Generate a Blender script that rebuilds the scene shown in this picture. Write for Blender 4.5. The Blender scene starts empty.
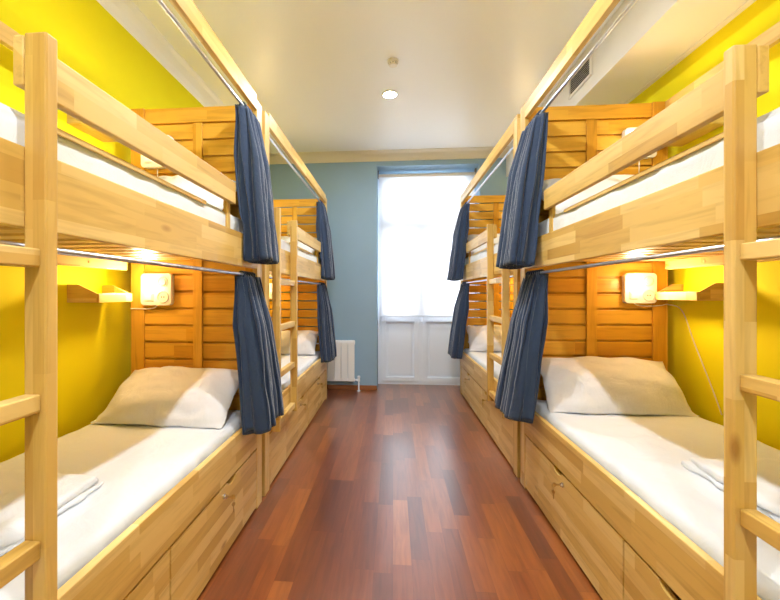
import bpy, bmesh, math, random
from mathutils import Vector, Matrix, noise
random.seed(7)
C = bpy.context.scene.collection
PI = math.pi
R = math.radians

# ------------------------------------------------------------------ materials
def new_mat(name):
    m = bpy.data.materials.new(name); m.use_nodes = True
    nt = m.node_tree
    return m, nt, nt.nodes['Principled BSDF']

def N(nt, typ, **kw):
    n = nt.nodes.new(typ)
    for k, v in kw.items():
        if k == 'op': n.operation = v
        else: setattr(n, k, v)
    return n

def math_n(nt, op, a, b=None, c=None):
    n = nt.nodes.new('ShaderNodeMath'); n.operation = op
    for i, v in enumerate((a, b, c)):
        if v is None: continue
        if isinstance(v, (int, float)): n.inputs[i].default_value = v
        else: nt.links.new(v, n.inputs[i])
    return n.outputs[0]

def ramp(nt, fac, stops, interp='LINEAR'):
    n = nt.nodes.new('ShaderNodeValToRGB'); n.color_ramp.interpolation = interp
    e = n.color_ramp.elements
    while len(e) < len(stops): e.new(0.5)
    for el, (p, c) in zip(e, stops):
        el.position = p; el.color = (*c, 1)
    nt.links.new(fac, n.inputs[0])
    return n.outputs[0]

def mixc(nt, fac, a, b, mode='MIX'):
    n = nt.nodes.new('ShaderNodeMix'); n.data_type = 'RGBA'; n.blend_type = mode
    if isinstance(fac, (int, float)): n.inputs[0].default_value = fac
    else: nt.links.new(fac, n.inputs[0])
    for i, v in ((6, a), (7, b)):
        if isinstance(v, tuple): n.inputs[i].default_value = (*v, 1)
        else: nt.links.new(v, n.inputs[i])
    return n.outputs[2]

def bump(nt, bsdf, height, strength=0.2, dist=0.01):
    b = nt.nodes.new('ShaderNodeBump'); b.inputs['Strength'].default_value = strength
    b.inputs['Distance'].default_value = dist
    nt.links.new(height, b.inputs['Height']); nt.links.new(b.outputs[0], bsdf.inputs['Normal'])

def plain(name, col, rough=0.6, metal=0.0, bump_scale=None, bump_str=0.1, spec=0.5, var=0.0):
    m, nt, b = new_mat(name)
    b.inputs['Base Color'].default_value = (*col, 1)
    b.inputs['Roughness'].default_value = rough
    b.inputs['Metallic'].default_value = metal
    b.inputs['Specular IOR Level'].default_value = spec
    tc = nt.nodes.new('ShaderNodeTexCoord')
    if var:
        nz = nt.nodes.new('ShaderNodeTexNoise'); nz.inputs['Scale'].default_value = 3
        nz.inputs['Detail'].default_value = 5
        nt.links.new(tc.outputs['Object'], nz.inputs['Vector'])
        a = tuple(c * (1 - var) for c in col); d = tuple(min(1, c * (1 + var)) for c in col)
        nt.links.new(ramp(nt, nz.outputs[0], [(0.3, a), (0.7, d)]), b.inputs['Base Color'])
    if bump_scale:
        nz = nt.nodes.new('ShaderNodeTexNoise'); nz.inputs['Scale'].default_value = bump_scale
        nz.inputs['Detail'].default_value = 4
        nt.links.new(tc.outputs['Object'], nz.inputs['Vector'])
        bump(nt, b, nz.outputs[0], bump_str, 0.005)
    return m

def wood(name, axis, light, mid, dark, rough=0.38, row=0.05, length=0.34, varamt=0.75):
    """glued lamella wood; grain runs along axis"""
    m, nt, b = new_mat(name)
    tc = nt.nodes.new('ShaderNodeTexCoord')
    sep = nt.nodes.new('ShaderNodeSeparateXYZ'); nt.links.new(tc.outputs['Object'], sep.inputs[0])
    ax = 'XYZ'.index(axis); oth = [i for i in range(3) if i != ax]
    L = sep.outputs[ax]; a = sep.outputs[oth[0]]; c = sep.outputs[oth[1]]
    cross = math_n(nt, 'ADD', a, c)
    rowi = math_n(nt, 'FLOOR', math_n(nt, 'DIVIDE', cross, row))
    wn = nt.nodes.new('ShaderNodeTexWhiteNoise'); wn.noise_dimensions = '1D'
    nt.links.new(rowi, wn.inputs['W'])
    sh = math_n(nt, 'ADD', math_n(nt, 'DIVIDE', L, length), math_n(nt, 'MULTIPLY', wn.outputs[0], 7.3))
    cell = math_n(nt, 'FLOOR', sh)
    cb = nt.nodes.new('ShaderNodeCombineXYZ'); nt.links.new(rowi, cb.inputs[0]); nt.links.new(cell, cb.inputs[1])
    w2 = nt.nodes.new('ShaderNodeTexWhiteNoise'); w2.noise_dimensions = '2D'
    nt.links.new(cb.outputs[0], w2.inputs['Vector'])
    base = ramp(nt, w2.outputs[0], [(0.0, tuple(x*(1-varamt)+y*varamt for x, y in zip(mid, dark))), (0.45, mid), (1.0, tuple(x*(1-varamt)+y*varamt for x, y in zip(mid, light)))])
    cv = nt.nodes.new('ShaderNodeCombineXYZ')
    nt.links.new(math_n(nt, 'MULTIPLY', L, 2.2), cv.inputs[0])
    nt.links.new(math_n(nt, 'ADD', math_n(nt, 'MULTIPLY', a, 26), math_n(nt, 'MULTIPLY', w2.outputs[0], 9)), cv.inputs[1])
    nt.links.new(math_n(nt, 'MULTIPLY', c, 26), cv.inputs[2])
    nz = nt.nodes.new('ShaderNodeTexNoise'); nz.inputs['Scale'].default_value = 1.6
    nz.inputs['Detail'].default_value = 6; nz.inputs['Distortion'].default_value = 0.6
    nt.links.new(cv.outputs[0], nz.inputs['Vector'])
    g = ramp(nt, nz.outputs[0], [(0.25, tuple(x*0.74 for x in (1, .93, .8))), (0.5, (1, 1, 1)), (0.8, (1.0, 1.0, 1.0))])
    col = mixc(nt, 0.85, base, g, 'MULTIPLY')
    # sparse knots
    vo = nt.nodes.new('ShaderNodeTexVoronoi'); vo.inputs['Scale'].default_value = 1.0
    cv2 = nt.nodes.new('ShaderNodeCombineXYZ')
    nt.links.new(math_n(nt, 'MULTIPLY', L, 2.1), cv2.inputs[0])
    nt.links.new(math_n(nt, 'MULTIPLY', a, 5.5), cv2.inputs[1]); nt.links.new(math_n(nt, 'MULTIPLY', c, 5.5), cv2.inputs[2])
    nt.links.new(cv2.outputs[0], vo.inputs['Vector'])
    kn = ramp(nt, vo.outputs['Distance'], [(0.03, (0.42, 0.25, 0.12)), (0.085, (1, 1, 1))])
    col = mixc(nt, 0.7, col, kn, 'MULTIPLY')
    nt.links.new(col, b.inputs['Base Color'])
    b.inputs['Roughness'].default_value = rough
    b.inputs['Specular IOR Level'].default_value = 0.45
    bump(nt, b, nz.outputs[0], 0.08, 0.002)
    return m

BIR = ((0.78, 0.57, 0.23), (0.67, 0.43, 0.115), (0.50, 0.275, 0.055))
PIN_LAMPLIT = ((0.80, 0.46, 0.07), (0.73, 0.38, 0.038), (0.58, 0.26, 0.02))  # headboard pine, with the orange of the bunk lamps put into the colour
M = {}
for ax in 'XYZ':
    M['birch' + ax] = wood('birch_' + ax, ax, *BIR)
    M['pine' + ax] = wood('pine_' + ax, ax, *PIN_LAMPLIT, row=0.0935, length=1.9)
M['yellow'] = plain('yellow_paint', (0.84, 0.74, 0.002), 0.75, bump_scale=140, bump_str=0.06, spec=0.25, var=0.02)
M['blue'] = plain('blue_grey_paint', (0.29, 0.43, 0.56), 0.8, bump_scale=120, bump_str=0.08, spec=0.25, var=0.03)
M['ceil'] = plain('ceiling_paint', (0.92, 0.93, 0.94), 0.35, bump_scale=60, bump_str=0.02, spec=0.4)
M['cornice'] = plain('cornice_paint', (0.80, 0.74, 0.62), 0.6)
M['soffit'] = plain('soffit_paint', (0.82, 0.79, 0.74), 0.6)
M['white'] = plain('white_plastic', (0.80, 0.86, 0.94), 0.35)
M['cream'] = plain('cream_plastic', (0.85, 0.80, 0.72), 0.3)
M['socket'] = plain('socket_plastic', (0.70, 0.62, 0.52), 0.35)
M['dark'] = plain('painted_hole_shade', (0.02, 0.02, 0.02), 0.8)  # near-black colour standing in for shade inside vent and socket holes
M['grey'] = plain('grille_grey', (0.22, 0.22, 0.2), 0.6)
M['chrome'] = plain('chrome', (0.75, 0.75, 0.77), 0.18, 1.0)
M['steel'] = plain('rod_steel', (0.55, 0.58, 0.66), 0.28, 1.0)
M['brass'] = plain('brass', (0.62, 0.45, 0.2), 0.35, 1.0)
M['radiator'] = plain('radiator_enamel', (0.84, 0.85, 0.86), 0.3)
M['base'] = plain('baseboard_wood', (0.30, 0.105, 0.03), 0.4, var=0.15)
M['back'] = plain('back_wall_paint', (0.80, 0.77, 0.70), 0.8)

def cloth_mat(name, col, wr=9, bs=0.35, rough=0.85, weave=600, sheen=0.2):
    m, nt, b = new_mat(name)
    tc = nt.nodes.new('ShaderNodeTexCoord')
    b.inputs['Base Color'].default_value = (*col, 1); b.inputs['Roughness'].default_value = rough
    b.inputs['Specular IOR Level'].default_value = 0.25
    b.inputs['Sheen Weight'].default_value = sheen
    n1 = nt.nodes.new('ShaderNodeTexNoise'); n1.inputs['Scale'].default_value = wr
    n1.inputs['Detail'].default_value = 5; n1.inputs['Distortion'].default_value = 0.8
    nt.links.new(tc.outputs['Object'], n1.inputs['Vector'])
    n2 = nt.nodes.new('ShaderNodeTexNoise'); n2.inputs['Scale'].default_value = weave
    nt.links.new(tc.outputs['Object'], n2.inputs['Vector'])
    h = math_n(nt, 'ADD', n1.outputs[0], math_n(nt, 'MULTIPLY', n2.outputs[0], 0.12))
    bump(nt, b, h, bs, 0.03)
    return m
M['sheet'] = cloth_mat('white_sheet', (0.72, 0.76, 0.82), 7, 0.35, sheen=0.1)
M['pillow'] = cloth_mat('white_pillowcase', (0.76, 0.76, 0.79), 9, 0.45, sheen=0.1)
M['blanket'] = cloth_mat('white_blanket', (0.76, 0.79, 0.84), 14, 0.35, sheen=0.1)
M['curtain'] = cloth_mat('navy_curtain', (0.022, 0.041, 0.088), 22, 0.25, sheen=0.35)

def floor_mat():
    m, nt, b = new_mat('red_brown_parquet')
    tc = nt.nodes.new('ShaderNodeTexCoord')
    sep = nt.nodes.new('ShaderNodeSeparateXYZ'); nt.links.new(tc.outputs['Object'], sep.inputs[0])
    x, y = sep.outputs[0], sep.outputs[1]
    W, Ln = 0.079, 0.52
    xs = math_n(nt, 'DIVIDE', x, W); rowi = math_n(nt, 'FLOOR', xs)
    wn = nt.nodes.new('ShaderNodeTexWhiteNoise'); wn.noise_dimensions = '1D'; nt.links.new(rowi, wn.inputs['W'])
    ys = math_n(nt, 'ADD', math_n(nt, 'DIVIDE', y, Ln), math_n(nt, 'MULTIPLY', wn.outputs[0], 11.7))
    cell = math_n(nt, 'FLOOR', ys)
    cb = nt.nodes.new('ShaderNodeCombineXYZ'); nt.links.new(rowi, cb.inputs[0]); nt.links.new(cell, cb.inputs[1])
    w2 = nt.nodes.new('ShaderNodeTexWhiteNoise'); w2.noise_dimensions = '2D'; nt.links.new(cb.outputs[0], w2.inputs['Vector'])
    base = ramp(nt, w2.outputs[0], [(0.0, (0.120, 0.026, 0.008)), (0.35, (0.20, 0.048, 0.011)), (0.7, (0.27, 0.070, 0.014)), (1.0, (0.35, 0.105, 0.020))])
    cv = nt.nodes.new('ShaderNodeCombineXYZ')
    nt.links.new(math_n(nt, 'MULTIPLY', x, 42), cv.inputs[0])
    nt.links.new(math_n(nt, 'MULTIPLY', y, 4), cv.inputs[1])
    nt.links.new(math_n(nt, 'MULTIPLY', w2.outputs[0], 37), cv.inputs[2])
    nz = nt.nodes.new('ShaderNodeTexNoise'); nz.inputs['Scale'].default_value = 1.2; nz.inputs['Detail'].default_value = 3
    nz.inputs['Distortion'].default_value = 0.4
    nt.links.new(cv.outputs[0], nz.inputs['Vector'])
    g = ramp(nt, nz.outputs[0], [(0.3, (0.66, 0.60, 0.56)), (0.58, (1, 1, 1)), (0.75, (1.12, 1.12, 1.1))])
    col = mixc(nt, 0.9, base, g, 'MULTIPLY')
    fx = math_n(nt, 'FRACT', xs); fy = math_n(nt, 'FRACT', ys)
    ex = math_n(nt, 'LESS_THAN', math_n(nt, 'MINIMUM', fx, math_n(nt, 'SUBTRACT', 1.0, fx)), 0.012)
    ey = math_n(nt, 'LESS_THAN', math_n(nt, 'MINIMUM', fy, math_n(nt, 'SUBTRACT', 1.0, fy)), 0.0022)
    e = math_n(nt, 'MULTIPLY', math_n(nt, 'MAXIMUM', ex, ey), 0.45)
    col = mixc(nt, e, col, (0.10, 0.02, 0.008))
    nt.links.new(col, b.inputs['Base Color'])
    b.inputs['Roughness'].default_value = 0.30
    b.inputs['Specular IOR Level'].default_value = 0.55
    b.inputs['Coat Weight'].default_value = 1.0; b.inputs['Coat Roughness'].default_value = 0.285
    return m
M['floor'] = floor_mat()

def emis(name, col, s):
    m, nt, b = new_mat(name)
    b.inputs['Base Color'].default_value = (0.9, 0.88, 0.8, 1)
    b.inputs['Emission Color'].default_value = (*col, 1); b.inputs['Emission Strength'].default_value = s
    return m
M['lampglow'] = emis('warm_lamp_lens', (1.0, 0.76, 0.42), 10)
M['spotglow'] = emis('ceiling_lamp_lens', (1.0, 0.98, 0.95), 60)

def glass_mat():
    m = bpy.data.materials.new('window_glass'); m.use_nodes = True; nt = m.node_tree; nt.nodes.clear()
    o = nt.nodes.new('ShaderNodeOutputMaterial'); t = nt.nodes.new('ShaderNodeBsdfTransparent')
    g = nt.nodes.new('ShaderNodeBsdfGlossy'); g.inputs['Roughness'].default_value = 0.02
    f = nt.nodes.new('ShaderNodeFresnel'); f.inputs[0].default_value = 1.45
    mx = nt.nodes.new('ShaderNodeMixShader')
    nt.links.new(f.outputs[0], mx.inputs[0]); nt.links.new(t.outputs[0], mx.inputs[1]); nt.links.new(g.outputs[0], mx.inputs[2])
    nt.links.new(mx.outputs[0], o.inputs[0]); return m
M['glass'] = glass_mat()
def blind_mat():
    m = bpy.data.materials.new('blind_fabric'); m.use_nodes = True; nt = m.node_tree; nt.nodes.clear()
    o = nt.nodes.new('ShaderNodeOutputMaterial'); t = nt.nodes.new('ShaderNodeBsdfTranslucent')
    d = nt.nodes.new('ShaderNodeBsdfDiffuse'); mx = nt.nodes.new('ShaderNodeMixShader')
    tc = nt.nodes.new('ShaderNodeTexCoord'); wv = nt.nodes.new('ShaderNodeTexNoise'); wv.inputs['Scale'].default_value = 500
    nt.links.new(tc.outputs['Object'], wv.inputs['Vector'])
    c = ramp(nt, wv.outputs[0], [(0.3, (0.88, 0.89, 0.91)), (0.7, (0.95, 0.95, 0.96))])
    nt.links.new(c, t.inputs[0]); nt.links.new(c, d.inputs[0])
    mx.inputs[0].default_value = 0.4
    nt.links.new(t.outputs[0], mx.inputs[1]); nt.links.new(d.outputs[0], mx.inputs[2])
    nt.links.new(mx.outputs[0], o.inputs[0]); return m
M['blind'] = blind_mat()

# ------------------------------------------------------------------ mesh helpers
class MB:
    def __init__(s): s.bm = bmesh.new()
    def _merge(s, b):
        me = bpy.data.meshes.new('tmp'); b.to_mesh(me); s.bm.from_mesh(me); bpy.data.meshes.remove(me); b.free()
    def box(s, x0, x1, y0, y1, z0, z1, bev=0.003, seg=2):
        if x0 > x1: x0, x1 = x1, x0
        b = bmesh.new(); bmesh.ops.create_cube(b, size=1)
        for v in b.verts:
            v.co = Vector(((x0+x1)/2+v.co.x*(x1-x0), (y0+y1)/2+v.co.y*(y1-y0), (z0+z1)/2+v.co.z*(z1-z0)))
        if bev: bmesh.ops.bevel(b, geom=b.edges[:], offset=bev, segments=seg, affect='EDGES', profile=0.5)
        s._merge(b); return s
    def cyl(s, p0, p1, r, n=20, r2=None, bev=0):
        p0, p1 = Vector(p0), Vector(p1); d = p1-p0
        b = bmesh.new(); bmesh.ops.create_cone(b, cap_ends=True, segments=n, radius1=r, radius2=r if r2 is None else r2, depth=d.length)
        if bev:
            es = [e for e in b.edges if len(e.link_faces) == 2 and any(len(f.verts) > 4 for f in e.link_faces)]
            bmesh.ops.bevel(b, geom=es, offset=bev, segments=2, affect='EDGES', profile=0.5)
        q = d.to_track_quat('Z', 'Y')
        bmesh.ops.transform(b, matrix=Matrix.Translation((p0+p1)/2) @ q.to_matrix().to_4x4(), verts=b.verts)
        s._merge(b); return s
    def tube(s, pts, r, n=8):
        pts = [Vector(p) for p in pts]; rings = []
        for i, p in enumerate(pts):
            t = (pts[min(i+1, len(pts)-1)]-pts[max(i-1, 0)]).normalized()
            q = t.to_track_quat('Z', 'Y')
            rings.append([s.bm.verts.new(p+q @ Vector((r*math.cos(2*PI*k/n), r*math.sin(2*PI*k/n), 0))) for k in range(n)])
        for a, b in zip(rings, rings[1:]):
            for k in range(n): s.bm.faces.new((a[k], a[(k+1) % n], b[(k+1) % n], b[k]))
        s.bm.faces.new(rings[0][::-1]); s.bm.faces.new(rings[-1]); return s
    def prism(s, pts, axis, a0, a1, bev=0):
        """2D polygon pts extruded along axis between a0 and a1"""
        b = bmesh.new()
        def P(p, a):
            return Vector({'X': (a, p[0], p[1]), 'Y': (p[0], a, p[1]), 'Z': (p[0], p[1], a)}[axis])
        v0 = [b.verts.new(P(p, a0)) for p in pts]; v1 = [b.verts.new(P(p, a1)) for p in pts]
        b.faces.new(v0[::-1]); b.faces.new(v1)
        n = len(pts)
        for i in range(n): b.faces.new((v0[i], v0[(i+1) % n], v1[(i+1) % n], v1[i]))
        bmesh.ops.recalc_face_normals(b, faces=b.faces)
        if bev: bmesh.ops.bevel(b, geom=b.edges[:], offset=bev, segments=2, affect='EDGES', profile=0.5, clamp_overlap=True)
        s._merge(b); return s
    def torus(s, c, Rr, r, axis='X', n=24, k=8):
        c = Vector(c); rings = []
        for i in range(n):
            a = 2*PI*i/n; ring = []
            for j in range(k):
                t = 2*PI*j/k; rr = Rr+r*math.cos(t); h = r*math.sin(t)
                u, v = rr*math.cos(a), rr*math.sin(a)
                o = {'X': (h, u, v), 'Y': (u, h, v), 'Z': (u, v, h)}[axis]
                ring.append(s.bm.verts.new(c+Vector(o)))
            rings.append(ring)
        for i in range(n):
            for j in range(k):
                s.bm.faces.new((rings[i][j], rings[(i+1) % n][j], rings[(i+1) % n][(j+1) % k], rings[i][(j+1) % k]))
        return s
    def build(s, name, mat, parent=None, smooth=False, kind=None):
        bmesh.ops.recalc_face_normals(s.bm, faces=s.bm.faces)
        off = Vector((0, 0, 0)); p = parent
        while p is not None: off += p.location; p = p.parent
        loc = Vector((0, 0, 0))
        if parent is None:
            co = [v.co for v in s.bm.verts]
            loc = Vector((sum(v.x for v in co)/len(co), sum(v.y for v in co)/len(co), min(v.z for v in co)))
            if kind == 'structure': loc = Vector((0, 0, 0))
            off = loc
        for v in s.bm.verts: v.co -= off
        me = bpy.data.meshes.new(name); s.bm.to_mesh(me); s.bm.free()
        if smooth:
            for f in me.polygons: f.use_smooth = True
        me.materials.append(M[mat] if isinstance(mat, str) else mat)
        o = bpy.data.objects.new(name, me); C.objects.link(o); o.location = loc; o.parent = parent
        if kind: o['kind'] = kind
        return o

def smooth_by_angle(o, ang=40):
    for f in o.data.polygons: f.use_smooth = True
    bm = bmesh.new(); bm.from_mesh(o.data)
    for e in bm.edges:
        if len(e.link_faces) == 2 and e.calc_face_angle(0) > R(ang): e.smooth = False
    bm.to_mesh(o.data); bm.free()

def root(name, loc, label, cat, group=None):
    o = bpy.data.objects.new(name, None); C.objects.link(o); o.location = loc
    o.empty_display_size = 0.1
    return tag(o, label, cat, group)
def tag(o, label, cat, group=None):
    o['label'] = label; o['category'] = cat
    if group: o['group'] = group
    return o
def st(mb, name, mat, parent=None): return mb.build(name, mat, parent, kind='structure')

# ------------------------------------------------------------------ room
XL, XR, YF, YB, ZC = -1.57, 1.65, 4.62, -1.3, 2.80
NX0, NX1, NZ, ND = -0.19, 1.0, 2.65, 4.97          # door niche
st(MB().box(XL-.1, XR+.1, YB-.1, ND+.25, -.1, 0, 0), 'floor', 'floor')
st(MB().box(XL-.1, XR+.1, YB-.1, YF+.001, ZC, ZC+.1, 0), 'ceiling', 'ceil')
st(MB().box(XL-.1, XL, YB-.1, YF, 0, ZC, 0), 'wall_left', 'yellow')
st(MB().box(XR, XR+.1, YB-.1, YF, 0, ZC, 0), 'wall_right', 'yellow')
st(MB().box(XL-.1, XR+.1, YB-.1, YB, 0, ZC, 0), 'wall_back', 'back')
w = MB(); w.box(XL-.1, NX0, YF, ND+.12, 0, ZC+.1, 0); w.box(NX1, XR+.1, YF, ND+.12, 0, ZC+.1, 0); w.box(NX0, NX1, YF, ND+.12, NZ, ZC+.1, 0)
st(w, 'wall_far', 'blue')
# cove cornice on the far wall
pts = [(YF, ZC), (YF-.12, ZC), (YF-.115, ZC-.008), (YF-.10, ZC-.010), (YF-.06, ZC-.022), (YF-.03, ZC-.050), (YF-.018, ZC-.072), (YF-.012, ZC-.086), (YF, ZC-.092)]
pts = [(p[0], p[1]+.0) for p in pts]
st(MB().prism(pts, 'X', XL, 1.30), 'trim_1', 'cornice')
pl = [(XL, ZC), (XL+.10, ZC), (XL+.096, ZC-.008), (XL+.07, ZC-.022), (XL+.035, ZC-.055), (XL+.012, ZC-.088), (XL, ZC-.096)]
st(MB().prism(pl, 'Y', YB, YF), 'trim_4', 'ceil')
# dropped soffit over the right hand beds
SZ = 2.49
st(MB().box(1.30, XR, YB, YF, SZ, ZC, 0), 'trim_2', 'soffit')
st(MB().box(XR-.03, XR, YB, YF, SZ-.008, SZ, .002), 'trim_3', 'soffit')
b = MB(); b.box(XL+.0, NX0, YF-.014, YF, 0, .055, .003)
st(b, 'baseboard_far', 'base')
b = MB(); b.box(NX1, XR, YF-.014, YF, 0, .055, .003)
st(b, 'baseboard_far_right', 'base')

# balcony door in the niche
DY = 4.93; DT = 2.62
f = MB()
f.box(NX0, NX0+.05, DY, DY+.06, 0, DT, .004); f.box(NX1-.05, NX1, DY, DY+.06, 0, DT, .004)
f.box(NX0+.05, NX1-.05, DY, DY+.06, DT-.05, DT, .004); f.box(NX0+.05, NX1-.05, DY, DY+.06, 0, .045, .004)
f.box(NX0+.05, NX1-.05, DY, DY+.06, 1.95, 2.02, .004)
MX = .345
f.box(MX-.03, MX+.03, DY, DY+.06, .045, 1.95, .004)
f.box(NX0, NX1, DY+.01, DY+.05, DT, NZ, 0)
door = st(f, 'door_1', 'white')
def leaf(x0, x1, z0, z1, name, mid=True):
    g = MB(); t = .055; y0, y1 = DY-.012, DY+.045
    g.box(x0, x0+t, y0, y1, z0, z1, .004); g.box(x1-t, x1, y0, y1, z0, z1, .004)
    g.box(x0+t, x1-t, y0, y1, z0, z0+t, .004); g.box(x0+t, x1-t, y0, y1, z1-t, z1, .004)
    if mid: g.box(x0+t, x1-t, y0, y1, .79, .87, .004)
    lf = g.build(name, 'white', door)
    if mid:
        p = MB().box(x0+t, x1-t, DY+.028, DY+.04, z0+t, .79, .001)
        p.box(x0+t+.03, x1-t-.03, DY+.016, DY+.028, z0+t+.03, .76, .004)
        p.build('lower_panel', 'white', lf)
    MB().box(x0+t, x1-t, DY+.018, DY+.024, .87 if mid else z0+t, z1-t, 0).build('glass_pane', 'glass', lf)
    return lf
leaf(NX0+.045, MX-.025, .04, 1.955, 'fixed_leaf')
lf = leaf(MX+.025, NX1-.045, .04, 1.955, 'door_leaf')
h = MB(); h.box(MX+.045, MX+.07, DY-.022, DY-.012, .98, 1.12, .003); h.cyl((MX+.057, DY-.022, 1.09), (MX+.057, DY-.05, 1.09), .008)
h.cyl((MX+.057, DY-.05, 1.09), (MX+.057, DY-.05, .985), .008); h.build('door_handle', 'cream', lf)
for i in range(3): pass
leaf(NX0+.045, NX1-.045, 2.015, DT-.045, 'transom_window', False)
# outside wall-less balcony floor slab seen only as light
st(MB().box(-1.5, 2.4, ND+.13, ND+1.6, -.12, -.02, 0), 'balcony_floor', 'back')

# roller blind
by = 4.80
rb = root('roller_blind', ((NX0+NX1)/2, by, .85), 'white translucent roller blind drawn down over the balcony door glass', 'blind')
MB().box(NX0+.025, NX1-.02, by, by+.0015, .872, 2.585, 0).build('blind_fabric', 'blind', rb)
MB().cyl((NX0+.015, by+.012, 2.59), (NX1-.015, by+.012, 2.59), .022, 24).build('roller_tube', 'cream', rb, smooth=False)
MB().box(NX0+.025, NX1-.02, by-.006, by+.008, .858, .876, .003).build('bottom_bar', 'white', rb)
for bx0, bx1 in ((NX0+.001, NX0+.015), (NX1-.015, NX1-.001)):
    MB().box(bx0, bx1, by-.02, by+.04, 2.56, 2.65, .002).build('bracket', 'grey', rb)
MB().box(.385, .445, by-.012, by-.004, 1.02, 1.028, .001).build('pull_tab', 'white', rb)

# ceiling fittings
def downlight(x, y, label, vis=True):
    t = root('ceiling_downlight', (x, y, ZC-.012), label, 'ceiling light', 'recessed ceiling lights over the aisle')
    MB().torus((x, y, ZC-.004), .058, .007, 'Z', 32, 8).build('trim_ring', 'white', t, smooth=True)
    MB().cyl((x, y, ZC-.010), (x, y, ZC-.002), .052, 32).build('lens', 'spotglow', t)
    l = bpy.data.lights.new('downlight_bulb', 'AREA'); l.shape = 'DISK'; l.size = .09; l.energy = SPOT_E; l.color = (.91, .955, 1.0)
    o = bpy.data.objects.new('downlight_bulb', l); C.objects.link(o); o.parent = t; o.location = (0, 0, -.004)
SPOT_E = 20
downlight(-.025, 3.24, 'small round ceiling downlight glowing white nearest the balcony door')
downlight(-.02, 1.75, 'round ceiling downlight above the near ladders, second from the balcony door')
downlight(-.02, .35, 'round ceiling downlight above the room entrance, third from the balcony door')
downlight(-.02, -.8, 'round ceiling downlight farthest from the balcony door')

sd = root('smoke_detector', (0, 2.78, ZC-.045), 'small round cream smoke detector on the ceiling in front of the downlight', 'smoke detector')
MB().cyl((0, 2.78, ZC-.014), (0, 2.78, ZC), .040, 32, bev=.002).build('mounting_base', 'cream', sd)
MB().cyl((0, 2.78, ZC-.036), (0, 2.78, ZC-.014), .030, 32, bev=.004).build('sensor_cap', 'cream', sd)
g = MB()
for k in range(10):
    a = 2*PI*(k+.5)/10; cx, cy = .0302*math.cos(a), 2.78+.0302*math.sin(a)
    g.cyl((cx*.985, 2.78+(cy-2.78)*.985, ZC-.025), (cx*1.03, 2.78+(cy-2.78)*1.03, ZC-.025), .0045, 8)
g.build('sensor_slots', 'grey', sd)

# air vent on the soffit face
vt = root('air_vent', (1.295, 2.825, 2.60), 'rectangular white air vent with dark gaps between louvres on the ceiling soffit side', 'vent')
f = MB(); x0, x1 = 1.284, 1.299; va, vb, vz0, vz1 = 2.66, 2.99, 2.575, 2.742
f.box(x0, x1, va, va+.018, vz0, vz1, .002); f.box(x0, x1, vb-.018, vb, vz0, vz1, .002)
f.box(x0, x1, va+.018, vb-.018, vz0, vz0+.014, .002); f.box(x0, x1, va+.018, vb-.018, vz1-.014, vz1, .002)
f.build('frame', 'soffit', vt)
MB().box(1.2955, 1.2995, va+.018, vb-.018, vz0+.014, vz1-.014, 0).build('shade_backing', 'dark', vt)  # dark sheet in place of the shade behind the louvres
f = MB()
for k in range(9):
    z = vz0+.019+k*.0148
    f.prism([(1.287, z), (1.2875, z-.0015), (1.296, z+.006), (1.2955, z+.0075)], 'Y', va+.016, vb-.016)
f.build('louvres', 'soffit', vt)

# radiator under the far wall
rr = root('radiator', (-.8, 4.56, .10), 'white sectional radiator on blue wall beyond the far left bunk', 'radiator')
x = -.445
for k in range(9):
    f = MB(); xa, xb = x-.078, x-.002
    f.box(xa, xb, 4.518, 4.526, .12, .575, .003); f.box(xa+.03, xb-.03, 4.526, 4.585, .12, .575, .002)
    f.box(xa+.006, xb-.006, 4.575, 4.585, .13, .57, .002)
    f.cyl((xa-.002, 4.555, .13), (xb+.002, 4.555, .13), .02, 12); f.cyl((xa-.002, 4.555, .565), (xb+.002, 4.555, .565), .02, 12)
    f.prism([(4.518, .575), (4.585, .575), (4.583, .585), (4.55, .597), (4.53, .592), (4.52, .584)], 'X', xa, xb)
    f.build('radiator_section', 'radiator', rr); x -= .080
f = MB(); f.tube([(-.445, 4.555, .13), (-.42, 4.555, .13), (-.405, 4.555, .128), (-.40, 4.555, .12), (-.40, 4.555, .10), (-.40, 4.555, .0)], .009, 12)
f.cyl((-.40, 4.555, 0), (-.40, 4.555, .008), .022, 16); f.build('pipe', 'white', rr)
f = MB(); f.cyl((-.40, 4.555, .112), (-.40, 4.555, .15), .014, 16); f.cyl((-.40, 4.555, .15), (-.40, 4.555, .178), .017, 16, bev=.003); f.cyl((-.425, 4.555, .13), (-.41, 4.555, .13), .014, 16)
f.build('valve', 'white', rr)
for bx0 in (-1.0, -.62): MB().box(bx0, bx0+.02, 4.585, 4.62, .52, .55, 0).build('wall_bracket', 'white', rr)

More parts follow.
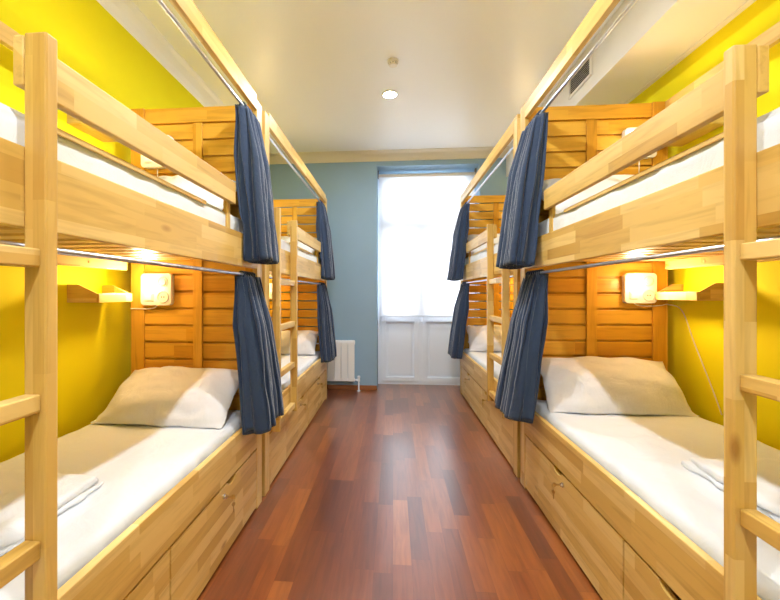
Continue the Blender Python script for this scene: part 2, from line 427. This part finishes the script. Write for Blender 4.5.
# ------------------------------------------------------------------ bunk beds
T = .025      # board thickness
def bunk(s, P, label):
    a, wd, y0, y1 = P['a'], P['w'], P['y0'], P['y1']
    zb0, zb1 = .327, .49
    u0, u1 = P['u0'], P['u1']
    top = P['top']
    g0, g1 = P['g0'], P['g1']
    t = root('bunk_bed', (s*(a+wd)/2, (y0+y1)/2, 0), label, 'bunk bed', 'wooden bunk beds lining the aisle')
    X = lambda u: s*u
    bx = lambda mb, u0_, u1_, *r, **k: mb.box(X(u0_), X(u1_), *r, **k)
    def part(name, mat, *boxes, parent=t, bev=.003):
        mb = MB()
        for b_ in boxes: mb.box(X(b_[0]), X(b_[1]), *b_[2:], bev)
        return mb.build(name, mat, parent)
    pw = .08
    # corner posts (aisle side)
    part('corner_post', 'birchZ', (a, a+T, y1-pw, y1, 0, top))
    part('corner_post', 'birchZ', (a, a+T, y0, y0+pw, 0, top))
    part('corner_post', 'birchZ', (wd-T, wd, y0, y0+pw, 0, top))
    # long boards
    for (z0, z1) in ((zb0, zb1), (u0, u1)):
        part('side_board', 'birchY', (a, a+T, y0+pw, y1-pw, z0, z1))
        part('side_board', 'birchY', (wd-T, wd, y0+pw, y1-.035, z0, z1))
        part('foot_board', 'birchX', (a+T, wd-T, y0+.01, y0+.03, z0, z1))
    # header beams
    hz0, hz1 = P['h']
    part('header_beam', 'birchY', (a, a+T, y0+pw, y1-pw, hz0, hz1))
    part('wall_beam', 'birchY', (wd-T, wd, y0+pw, y1-.036, top-.075, top-.002))
    part('cross_beam', 'birchX', (a+T, wd-T, y0+.01, y0+.03, top-.075, top-.002))
    # headboard: stiles and slats
    ys = y1-.034
    m0, m1 = P['mid']; o0 = P['out']
    slats = MB(); z = top; k = 0
    while z-.0935 > .30:
        h_ = .082
        slats.box(X(a+T), X(P['hw']-.004), ys+.012, ys+.030, z-h_, z, .002); z -= .0935
    hb = slats.build('headboard', 'pineX', t)
    if P.get('light_block'): part('light_block_panel', 'pineX', (a+T+.001, P['hw']-.006, ys+.0302, ys+.034, .30, top-.02), parent=hb, bev=0)  # added sheet, blocks light through the slat gaps so they stay dark
    part('headboard_stile', 'pineZ', (o0, P['hw'], ys, ys+.012, .30, top), parent=hb, bev=.002)
    part('headboard_stile', 'pineZ', (m0, m1, ys, ys+.012, .30, top-.09), parent=hb, bev=.002)
    part('headboard_stile', 'pineZ', (a+T+.001, a+T+.06, ys, ys+.012, .30, top), parent=hb, bev=.002)
    # slat base of upper and lower bunk
    for (zz, nm) in ((u0+.045, 'up'), (zb0+.02, 'low')):
        f = MB(); yy = y0+.06
        while yy+.06 < y1-.05:
            f.box(X(a+T+.003), X(wd-T-.003), yy, yy+.062, zz, zz+.018, .002); yy += .112
        f.build('slat_base', 'birchX', t)
        part('ledger_rail', 'birchY', (a+T, a+T+.03, y0+.035, y1-.04, zz-.036, zz))
        f = MB(); f.box(X(wd-T-.035), X(wd-T), y0+.035, y1-.09, zz-.05, zz, .003)
        lg = f.build('ledger_rail', 'birchY', t)
        if nm == 'up':
            yy = y0+.15
            while yy < y1-.1:
                MB().cyl((X(wd-T-.038), yy, zz-.025), (X(wd-T-.033), yy, zz-.025), .006, 12).build('screw', 'brass', lg); yy += .26
    # guard rail
    yl = P['yl']
    gy1 = P['gy1']
    part('guard_rail', 'birchY', (a, a+.023, yl, gy1, g0, g1))
    part('guard_post', 'birchZ', (a+.0255, a+.045, gy1-.035, gy1, u1-.1, g1-.005))
    part('retaining_strip', 'birchY', (a+.0262, a+.0325, yl+.10, P['se'], P['mt']-.022, P['mt']-.007), bev=.002)
    # ladder
    lad = MB(); lw = .41
    lad.box(X(a-.048), X(a-.0005), yl, yl+.028, .32, g1+.004, .004)
    lad.box(X(a-.048), X(a-.0005), yl-lw, yl-lw+.028, .32, g1+.004, .004)
    lad = lad.build('ladder', 'birchZ', t)
    for rz in P['rungs']:
        part('rung', 'birchY', (a-.037, a-.004, yl-lw+.028, yl+.0, rz-.018, rz+.018), parent=lad)
    # drawers
    ysp = P['split']; zd0, zd1 = .018, .3175
    for (da, db, yk, yn) in ((y0+pw+.004, ysp-.005, P['k'][0], P['n'][0]), (ysp+.005, y1-pw*.45, P['k'][1], P['n'][1])):
        if db > y1-pw: db = y1-pw-.003
        pts = [(da, zd0), (db, zd0), (db, zd1)]
        for q in range(13):
            an = PI*q/12; pts.append((yn+.045*math.cos(an), zd1-.022*math.sin(an)))
        pts.append((da, zd1))
        mb = MB(); mb.prism(pts, 'X', X(a+.002), X(a+.022))
        mb.box(X(a+.022), X(a+.6), da+.02, da+.034, .04, .28, 0); mb.box(X(a+.022), X(a+.6), db-.034, db-.02, .04, .28, 0)
        mb.box(X(a+.022), X(a+.6), da+.034, db-.034, .04, .05, 0); mb.box(X(a+.586), X(a+.6), da+.034, db-.034, .05, .28, 0)
        dr = mb.build('drawer', 'birchY', t)
        lk = MB(); lz = P.get('lz', .28)
        lk.cyl((X(a+.002), yk, lz), (X(a-.004), yk, lz), .011, 20); lk.cyl((X(a-.004), yk, lz), (X(a-.012), yk, lz), .008, 20, bev=.001)
        lk = lk.build('lock', 'chrome', dr)
        ky = MB(); ky.box(X(a-.032), X(a-.012), yk-.001, yk+.001, lz-.004, lz+.004, 0)
        ky.cyl((X(a-.040), yk-.001, lz), (X(a-.040), yk+.001, lz), .010, 16)
        ky.torus((X(a-.044), yk, lz-.012), .010, .001, 'X', 16, 6)
        ky.build('key', 'brass', dr)
        ky = MB(); ky.cyl((X(a-.044), yk-.003, lz-.030), (X(a-.042), yk-.002, lz-.030), .009, 16); ky.box(X(a-.044), X(a-.042), yk-.005, yk+.001, lz-.062, lz-.036, 0)
        ky.build('spare_key', 'brass', dr)
    # plinth behind drawers
    part('base_rail', 'birchY', (a+.03, a+.05, y0+pw, y1-pw, 0, .016), bev=0)
    # curtain rods with end brackets
    for rz in P['rods']:
        f = MB(); u = a+.020
        f.cyl((X(u), y0+pw, rz), (X(u), y1-pw, rz), .0075, 14)
        f.cyl((X(u), y0+pw, rz), (X(u), y0+pw+.008, rz), .013, 14); f.cyl((X(u), y1-pw-.008, rz), (X(u), y1-pw, rz), .013, 14)
        ro = f.build('curtain_rod', 'steel', t)
    return t

BL = dict(a=.72, w=1.50, hw=1.46, u0=1.278, u1=1.438, top=2.18, g0=1.558, g1=1.656, h=(2.122, 2.205), mid=(1.048, 1.10), out=1.385,
          rungs=(.365, .65, .935, 1.218), rods=(2.078, 1.243), mt=1.527, lz=.28)
BR = dict(a=.77, w=1.60, hw=1.592, u0=1.288, u1=1.450, top=2.265, g0=1.575, g1=1.675, h=(2.175, 2.262), mid=(1.14, 1.20), out=1.51,
          rungs=(.385, .675, .96, 1.237), rods=(2.112, 1.260), mt=1.548, lz=.277)
beds = {
 'L1': (-1, dict(BL, light_block=1, y0=.03, y1=2.10, yl=.705, gy1=1.74, se=1.51, split=1.214, k=(.80, 1.614), n=(.88, 1.70)), 'pale wooden bunk bed at left with ladder nearest the viewer'),
 'L2': (-1, dict(BL, y0=2.15, y1=4.23, yl=2.686, gy1=3.86, se=3.6, split=3.28, k=(2.985, 3.69), n=(3.07, 3.78)), 'wooden bunk bed at left farther down, in front of the radiator'),
 'R1': (1, dict(BR, light_block=1, y0=.36, y1=2.44, yl=.892, gy1=2.07, se=1.90, split=1.38, k=(1.08, 1.843), n=(1.16, 1.908)), 'pale wooden bunk bed at right with ladder nearest the viewer'),
 'R2': (1, dict(BR, y0=2.50, y1=4.58, yl=3.06, gy1=4.20, se=4.0, split=3.55, k=(3.25, 4.02), n=(3.33, 4.10)), 'wooden bunk bed at right farther down, against the blue far wall'),
}
for k, (s, P, lab) in beds.items(): bunk(s, P, lab)

# ------------------------------------------------------------------ bedding
def soft_box(x0, x1, y0, y1, z0, z1, r, nx, ny, nz, seed, amp=.004, fr=5, top_only=False):
    """rounded padded box made of a subdivided cube surface with gentle unevenness"""
    bm = bmesh.new(); bmesh.ops.create_cube(bm, size=1)
    sx, sy, sz = x1-x0, y1-y0, z1-z0
    vs = {}
    b = bmesh.new()
    def addgrid(ax, sgn, n1, n2):
        o = [i for i in range(3) if i != ax]
        grid = []
        for i in range(n1+1):
            row = []
            for j in range(n2+1):
                p = [0, 0, 0]; p[ax] = sgn; p[o[0]] = -1+2*i/n1; p[o[1]] = -1+2*j/n2
                key = tuple(round(c, 5) for c in p)
                if key not in vs: vs[key] = b.verts.new(p)
                row.append(vs[key])
            grid.append(row)
        for i in range(n1):
            for j in range(n2):
                b.faces.new((grid[i][j], grid[i+1][j], grid[i+1][j+1], grid[i][j+1]))
    for sgn in (-1, 1):
        addgrid(0, sgn, ny, nz); addgrid(1, sgn, nx, nz); addgrid(2, sgn, nx, ny)
    hx, hy, hz = sx/2, sy/2, sz/2
    cx, cy, cz = (x0+x1)/2, (y0+y1)/2, (z0+z1)/2
    for v in b.verts:
        p = Vector((v.co.x*hx, v.co.y*hy, v.co.z*hz))
        q = Vector((max(-hx+r, min(hx-r, p.x)), max(-hy+r, min(hy-r, p.y)), max(-hz+r, min(hz-r, p.z))))
        d = p-q
        if d.length > 1e-9: p = q+d.normalized()*min(r, max(abs(d.x), abs(d.y), abs(d.z)))
        n = noise.noise(Vector((p.x*fr+seed, p.y*fr, p.z*fr+seed*.3)))*amp
        n += noise.noise(Vector((p.x*fr*4+seed, p.y*fr*3, p.z*fr)))*amp*.35
        dirn = Vector((d.x, d.y, d.z)).normalized() if d.length > 1e-9 else Vector((0, 0, 0))
        if p.z > -hz*.6: p += dirn*n; p += Vector((d.x, 0, 0)).normalized()*(noise.noise(Vector((seed, p.y*14, p.z*3)))*amp*1.2) if d.x else Vector((0, 0, 0))
        v.co = p+Vector((cx, cy, cz))
    bm.free()
    m = MB(); m.bm.free(); m.bm = b
    return m

def mattress(s, P, lvl, seed, label):
    a, wd = P['a'], P['w']
    zb = .327+.02+.018 if lvl == 0 else P['u0']+.045+.018
    zt = .521 if lvl == 0 else P['mt']
    u0_, u1_ = a+.034, wd-.03
    xs = sorted((s*u0_, s*u1_))
    mb = soft_box(xs[0], xs[1], P['y0']+.05, P['y1']-.045, zb, zt, .028, 40, 110, 8, seed, .007 if lvl == 0 else .0035, 5)
    o = mb.build('mattress', 'sheet', smooth=True)
    return tag(o, label, 'mattress', 'white sheeted mattresses on the bunks')

def pillow(s, P, lvl, seed, label, shift=0, tilt=36, W=.70, H=.37):
    a, wd = P['a'], P['w']
    zm = .522 if lvl == 0 else P['mt']+.001
    ctr_u = (a+.03+wd-.03)/2+shift
    n, m_ = 48, 34; TH_ = .078
    b = bmesh.new(); hh = {}
    def th(u, v):
        return TH_*max(0, 1-abs(u)**3.0)**.66*max(0, 1-abs(v)**2.6)**.62
    def pos(u, v, sg):
        X_ = W/2*u*(1-.02*v*v*abs(v)*u*u)*(1-.07*(1-v*v)*abs(u)**3)
        Y_ = H/2*v*(1-.02*u*u*abs(u)*v*v)
        X_ += .010*noise.noise(Vector((v*2.5, seed, 0))); Y_ += .020*noise.noise(Vector((u*2.2, seed+5, 0)))
        n1 = noise.noise(Vector((u*2.4+seed, v*2.0, sg*3+seed)))*.024
        n2 = noise.noise(Vector((u*6+seed*2, v*4, sg)))*.010
        t_ = th(u, v)
        return Vector((X_, Y_, sg*t_+(n1+n2)*t_/TH_+.02*noise.noise(Vector((u*1.5, v*1.5, seed)))))
    for sg in (1, -1):
        g = []
        for i in range(n+1):
            row = []
            for j in range(m_+1):
                u = -1+2*i/n; v = -1+2*j/m_
                u = math.sin(u*PI/2); v = math.sin(v*PI/2)
                if i in (0, n) or j in (0, m_):
                    if (i, j) not in hh: hh[(i, j)] = b.verts.new(pos(u, v, 1) * 1.0)
                    row.append(hh[(i, j)])
                else: row.append(b.verts.new(pos(u, v, sg)))
            g.append(row)
        for i in range(n):
            for j in range(m_):
                f_ = (g[i][j], g[i+1][j], g[i+1][j+1], g[i][j+1])
                b.faces.new(f_ if sg > 0 else f_[::-1])
    rot = Matrix.Rotation(R(random.uniform(-3, 3)), 4, 'Z') @ Matrix.Rotation(R(tilt), 4, 'X')
    bmesh.ops.transform(b, matrix=rot, verts=b.verts)
    # bend: foot of the pillow flattens on the mattress
    mz = min(v.co.z for v in b.verts)
    for v in b.verts:
        h_ = v.co.z-mz
        if h_ < .05: v.co.z = mz+.022+ (h_-.022)*.6 if h_ > .022 else mz+.018+h_*.18
    mz = min(v.co.z for v in b.verts); my = max(v.co.y for v in b.verts)
    off = Vector((s*ctr_u, P['y1']-.036-my-.004, zm-mz))
    for v in b.verts: v.co += off
    m = MB(); m.bm.free(); m.bm = b
    o = m.build('pillow', 'pillow', smooth=True)
    return tag(o, label, 'pillow', 'white pillows propped at the bunk headboards')

def blanket(x0, x1, y0, y1, z, h, seed, label, rz=0):
    lay = 2; mb = MB(); 
    t = root('folded_blanket', ((x0+x1)/2, (y0+y1)/2, z), label, 'blanket', 'folded white blankets lying on the mattresses')
    for k in range(lay):
        i = .006*k
        za, zb_ = ((z, z+h*.35), (z+h*.30, z+h))[k]
        q = soft_box(x0+i, x1-i*.5, y0+i, y1-i*.6, za, zb_, (zb_-za)*.49, 30, 30, 6, seed+k, .016, 7)
        o = q.build('fold_layer', 'blanket', t, smooth=True)
    t.rotation_euler = (0, 0, R(rz))
    return t

desc = {'L1': ('left bunk nearest the viewer', ), 'L2': ('far left bunk by the radiator', ), 'R1': ('right bunk nearest the viewer', ), 'R2': ('far right bunk by the balcony door', )}
sd_ = 1
for k, (s, P, lab) in beds.items():
    for lvl in (0, 1):
        nm = ('lower', 'upper')[lvl]; d = desc[k][0]
        sd_ += 3.7
        mattress(s, P, lvl, sd_, 'white sheeted mattress on the %s level of the %s' % (nm, d))
        pillow(s, P, lvl, sd_*1.3, 'white pillow on the %s level of the %s' % (nm, d), tilt=(33 if s < 0 else 42), W=(.67 if s < 0 else .75))

blanket(-1.36, -.93, .62, 1.20, .523, .045, 3, 'folded white blanket on the lower left mattress beside the ladder', 2)
blanket(1.04, 1.50, .95, 1.50, .523, .045, 8, 'folded white blanket on the lower right mattress behind the ladder', -2)
blanket(.83, 1.30, .45, .84, 1.505, .05, 14, 'folded white blanket on the upper right mattress beside the ladder top', 0)

# ------------------------------------------------------------------ curtains
def curtain(s, a, ya, yb, zt, zb, rod_z, seed, label, flare=1.0, nf=7, out=.035, ins=0.0):
    rnd = random.Random(seed)
    t = None
    cols, rows = nf*40, 40
    ph = [rnd.uniform(-.5, .5) for _ in range(nf+2)]; am = [rnd.uniform(.7, 1.25) for _ in range(nf+2)]
    b = bmesh.new(); g = []
    ctr = (ya+yb)/2
    xr = a+.020
    for j in range(rows+1):
        v = j/rows; z = zt+(zb-zt)*v
        e = v**.8
        wy = (yb-ya)/2*(.97+.22*e*flare)
        A = .024+.024*min(1, v*3)*(.8+.35*e*flare)
        xc = xr*(1-v)+(a-.020)*v
        xc -= out*e
        row = []
        for i in range(cols+1):
            u = i/cols; f_ = u*nf; k = int(min(nf-1, f_)); loc = f_-k
            amp = A*(am[k]*(1-loc)+am[k+1]*loc)
            wob = .5*math.sin(v*3+seed+u*4)
            x = xc+amp*math.sin(2*PI*f_+ph[k]*(1-loc)+ph[k+1]*loc+wob*.5)
            w3 = 2*PI*f_*4.37+seed+1.3*math.sin(v*2.2+u*7)+1.2*math.sin(u*23)
            x += .0065*math.sin(w3)*min(1, .35+v*2)
            x += .006*noise.noise(Vector((u*9+seed, v*5, 1)))
            y = ctr+(u*2-1)*wy+.010*math.cos(2*PI*f_*1.0+1.3)+.012*math.sin(v*4+seed)*e+.0125*math.cos(w3*1.0+.7)*min(1, .35+v*2)
            zz = z+(.010*math.sin(2*PI*f_+2) + .012*noise.noise(Vector((u*6, seed, 0))))*v
            # keep clear of the board behind the cloth
            zc_ = (1.47 if rod_z > 1.6 else .52); lim = a-.005+max(0, min(.06, (z-zc_)*.35))-.003*(1+math.sin(i*.9))
            if x > lim: x = lim-(x-lim)*.12
            row.append(b.verts.new((s*x, y, zz)))
        g.append(row)
    for j in range(rows):
        for i in range(cols): b.faces.new((g[j][i], g[j][i+1], g[j+1][i+1], g[j+1][i]))
    m = MB(); m.bm.free(); m.bm = b
    o = m.build('curtain', 'curtain', smooth=True)
    md = o.modifiers.new('thickness', 'SOLIDIFY'); md.thickness = .0025
    tag(o, label, 'curtain', 'dark blue privacy curtains on the bunk rods')
    # loops over the rod
    for k in range(nf+1):
        y = ya+(yb-ya)*(.12+.76*k/nf)
        MB().torus((s*xr, y, rod_z-.001), .0145, .004, 'Y', 18, 8).build('tab_loop', 'curtain', o, smooth=True)
    return o
def cur(k, lvl, ya, yb, zb, label, **kw):
    s, P, _ = beds[k]
    rz = P['rods'][0 if lvl else 1]
    curtain(s, P['a'], ya, yb, rz-.008, zb, rz, sum(map(ord, label)) % 97, label, **kw)
cur('L1', 1, 1.845, 2.04, 1.31, 'dark blue curtain bunched at upper level of left bunk nearest the viewer')
cur('L1', 0, 1.83, 2.05, .488, 'dark blue curtain bunched at lower level of left bunk nearest the viewer', flare=1.5, out=.05)
cur('L2', 1, 3.88, 4.14, 1.30, 'dark blue curtain at upper level of the far left bunk')
cur('L2', 0, 3.88, 4.14, .46, 'dark blue curtain at lower level of the far left bunk, above the radiator side')
cur('R1', 1, 2.13, 2.37, 1.30, 'dark blue curtain bunched at upper level of right bunk nearest the viewer', out=.075)
cur('R1', 0, 2.12, 2.38, .475, 'dark blue curtain bunched at lower level of right bunk nearest the viewer', flare=1.5, out=.085)
cur('R2', 1, 4.23, 4.49, 1.30, 'dark blue curtain at upper level of the far right bunk', out=.07)
cur('R2', 0, 4.23, 4.49, .46, 'dark blue curtain at lower level of the far right bunk beside the balcony door', out=.07)

# ------------------------------------------------------------------ bunk lamps with sockets
def lamp(s, P, u, z, label, energy, cable):
    y = P['y1']-.034+.0115       # face of the headboard slats
    S, D = .088, .035
    x = s*u; yf = y-D
    t = root('bunk_lamp', (x, y, z-S), label, 'lamp', 'white square lamps with sockets on the headboards')
    r_ = .022; pts = []
    for (cx, cz, a0) in ((S-r_, S-r_, 0), (-S+r_, S-r_, 90), (-S+r_, -S+r_, 180), (S-r_, -S+r_, 270)):
        for q in range(7):
            an = R(a0+15*q); pts.append((x+cx+r_*math.cos(an), z+cz+r_*math.sin(an)))
    mb = MB(); mb.prism(pts, 'Y', yf, y-.0005, .005); o = mb.build('housing', 'cream', t); smooth_by_angle(o)
    lx = x-.036 if True else x
    mb = MB()
    mb.cyl((lx, yf-.010, z+.038), (lx, yf, z+.038), .034, 28, bev=.004); mb.build('lamp_lens', 'lampglow' if energy > 3 else 'lampglow', t, smooth=False)
    mb = MB(); mb.torus((x+.042, yf-.001, z-.042), .030, .004, 'Y', 28, 8); mb.cyl((x+.042, yf-.0015, z-.042), (x+.042, yf, z-.042), .026, 24)
    so = mb.build('socket', 'socket', t, smooth=False)
    MB().cyl((x+.035, yf-.003, z-.042), (x+.035, yf-.0014, z-.042), .0035, 10).cyl((x+.049, yf-.003, z-.042), (x+.049, yf-.0014, z-.042), .0035, 10).build('pin_hole', 'dark', so)  # raised dark discs paint the shade of the holes
    MB().cyl((x+.042, yf-.008, z+.040), (x+.042, yf, z+.040), .020, 20, bev=.003).torus((x+.042, yf-.001, z+.040), .027, .003, 'Y', 24, 6).build('knob', 'socket', t)
    MB().box(x-.066, x-.012, yf-.004, yf, z-.066, z-.018, .002).box(x-.060, x-.018, yf-.008, yf-.004, z-.060, z-.024, .002).build('switch', 'cream', t)
    if cable:
        MB().tube(cable, .0028, 8).build('cable', 'cream', t, smooth=True)
    l = bpy.data.lights.new('lamp_bulb', 'POINT'); l.energy = energy*.30; l.color = (1.0, .70, .36); l.shadow_soft_size = .03
    ob = bpy.data.objects.new('lamp_bulb', l); C.objects.link(ob); ob.parent = t
    ob.location = (lx-x, -D-.085, S+.030)
    l = bpy.data.lights.new('lamp_bulb_front', 'AREA'); l.shape = 'DISK'; l.size = .06; l.energy = energy*.8; l.color = (1.0, .70, .36)
    ob = bpy.data.objects.new('lamp_bulb_front', l); C.objects.link(ob); ob.parent = t
    ob.location = (lx-x, -D-.014, S+.038); ob.rotation_euler = (R(-90), 0, 0)
ES = 5.6
def bez(ps, n=24):
    ps = [Vector(p) for p in ps]; out = []
    def cr(p0, p1, p2, p3, t): return .5*((2*p1)+(p2-p0)*t+(2*p0-5*p1+4*p2-p3)*t*t+(3*p1-p0-3*p2+p3)*t**3)
    q = [ps[0]]+ps+[ps[-1]]
    for i in range(len(ps)-1):
        for k in range(8): out.append(cr(q[i], q[i+1], q[i+2], q[i+3], k/8))
    out.append(ps[-1]); return out
lampspec = {'L1': (1.30, 1.17, 1.93), 'L2': (1.37, 1.17, 1.93), 'R1': (1.43, 1.178, 2.022), 'R2': (1.50, 1.178, 2.022)}
for k, (u, zl, zu) in lampspec.items():
    s, P, _ = beds[k]; yh = P['y1']-.034; d = desc[k][0]; yc = yh+.004
    ycb = yh-.006
    if s > 0:
        cab = bez([(u-.03, ycb, zl-.085), (u-.01, ycb, zl-.098), (u+.05, ycb, zl-.104), (u+.12, ycb, zl-.10), (P['w']-.01, ycb-.002, zl-.095),
                   (XR-.006, ycb-.03, zl-.13), (XR-.006, ycb-.12, zl-.30), (XR-.006, ycb-.24, zl-.52), (XR-.006, ycb-.30, zl-.64)])
    else:
        cab = bez([(-u-.0, ycb, zl-.085), (-u-.02, ycb, zl-.103), (-u-.08, ycb, zl-.108), (-P['hw']+.03, ycb, zl-.107), (-P['hw']+.004, ycb, zl-.107)])
    lamp(s, P, u, zl, 'glowing white square lamp, lower level of the %s' % d, ES, cab)
    lamp(s, P, u, zu, 'white square lamp, upper level of the %s' % d, ES*.5,
         [(s*u, ycb, zu-.085), (s*u, ycb, zu-.2), (s*u, ycb, P['mt']+.30)])

# ------------------------------------------------------------------ wall shelves
def shelf(s, xw, y0, y1, z, dep, label, hb=.088):
    t = root('wall_shelf', (s*xw, (y0+y1)/2, z), label, 'shelf', 'small wooden shelves on the yellow walls')
    X = lambda u: s*(xw-u)
    MB().box(X(0), X(dep-.014), y0+.012, y1-.012, z, z+.012, .001).build('shelf_board', 'birchY', t)
    MB().box(X(dep-.014), X(dep), y0, y1, z, z+.044, .002).build('front_lip', 'birchY', t)
    for (p0, p1) in ((y0, y0+.012), (y1-.012, y1)):
        pts = [(X(0), z), (X(dep-.014), z), (X(dep-.014), z+.044), (X(.055), z+hb), (X(0), z+hb)]
        MB().prism(pts, 'Y', p0, p1, .001).build('side_panel', 'birchX', t)
    return t
shelf(-1, 1.57, 1.76, 2.00, 1.104, .165, 'small wooden wall shelf, lower level of left bunk nearest the viewer')
shelf(-1, 1.57, 1.76, 2.00, 1.97, .165, 'small wooden wall shelf, upper level of left bunk nearest the viewer')
shelf(1, 1.65, 2.07, 2.38, 1.112, .145, 'small wooden wall shelf, lower level of right bunk nearest the viewer')
shelf(1, 1.65, 2.07, 2.38, 1.99, .145, 'small wooden wall shelf, upper level of right bunk nearest the viewer')

# ------------------------------------------------------------------ world, camera, view
wd = bpy.data.worlds.new('overcast_sky'); bpy.context.scene.world = wd; wd.use_nodes = True
nt = wd.node_tree; bg = nt.nodes['Background']
tc = nt.nodes.new('ShaderNodeTexCoord'); sp = nt.nodes.new('ShaderNodeSeparateXYZ'); nt.links.new(tc.outputs['Generated'], sp.inputs[0])
nt.links.new(ramp(nt, sp.outputs[2], [(0.0, (0.80, 0.88, 0.95)), (0.6, (0.82, 0.91, 1.0))]), bg.inputs[0])
bg.inputs[1].default_value = 12.0

cam = bpy.data.cameras.new('camera'); co = bpy.data.objects.new('camera', cam); C.objects.link(co)
TH = 4.75
co.location = (0, 0, 1.15); co.rotation_euler = (R(90), 0, R(TH))
cam.sensor_width = 36; cam.lens = 18.0; cam.sensor_fit = 'HORIZONTAL'
cam.shift_x = 29.4/780; cam.shift_y = -7/780
cam.clip_start = .02
sc = bpy.context.scene; sc.camera = co
vs_ = sc.view_settings; vs_.view_transform = 'Standard'; vs_.look = 'None'; vs_.gamma = 1; vs_.use_curve_mapping = False
vs_.exposure = 0.33
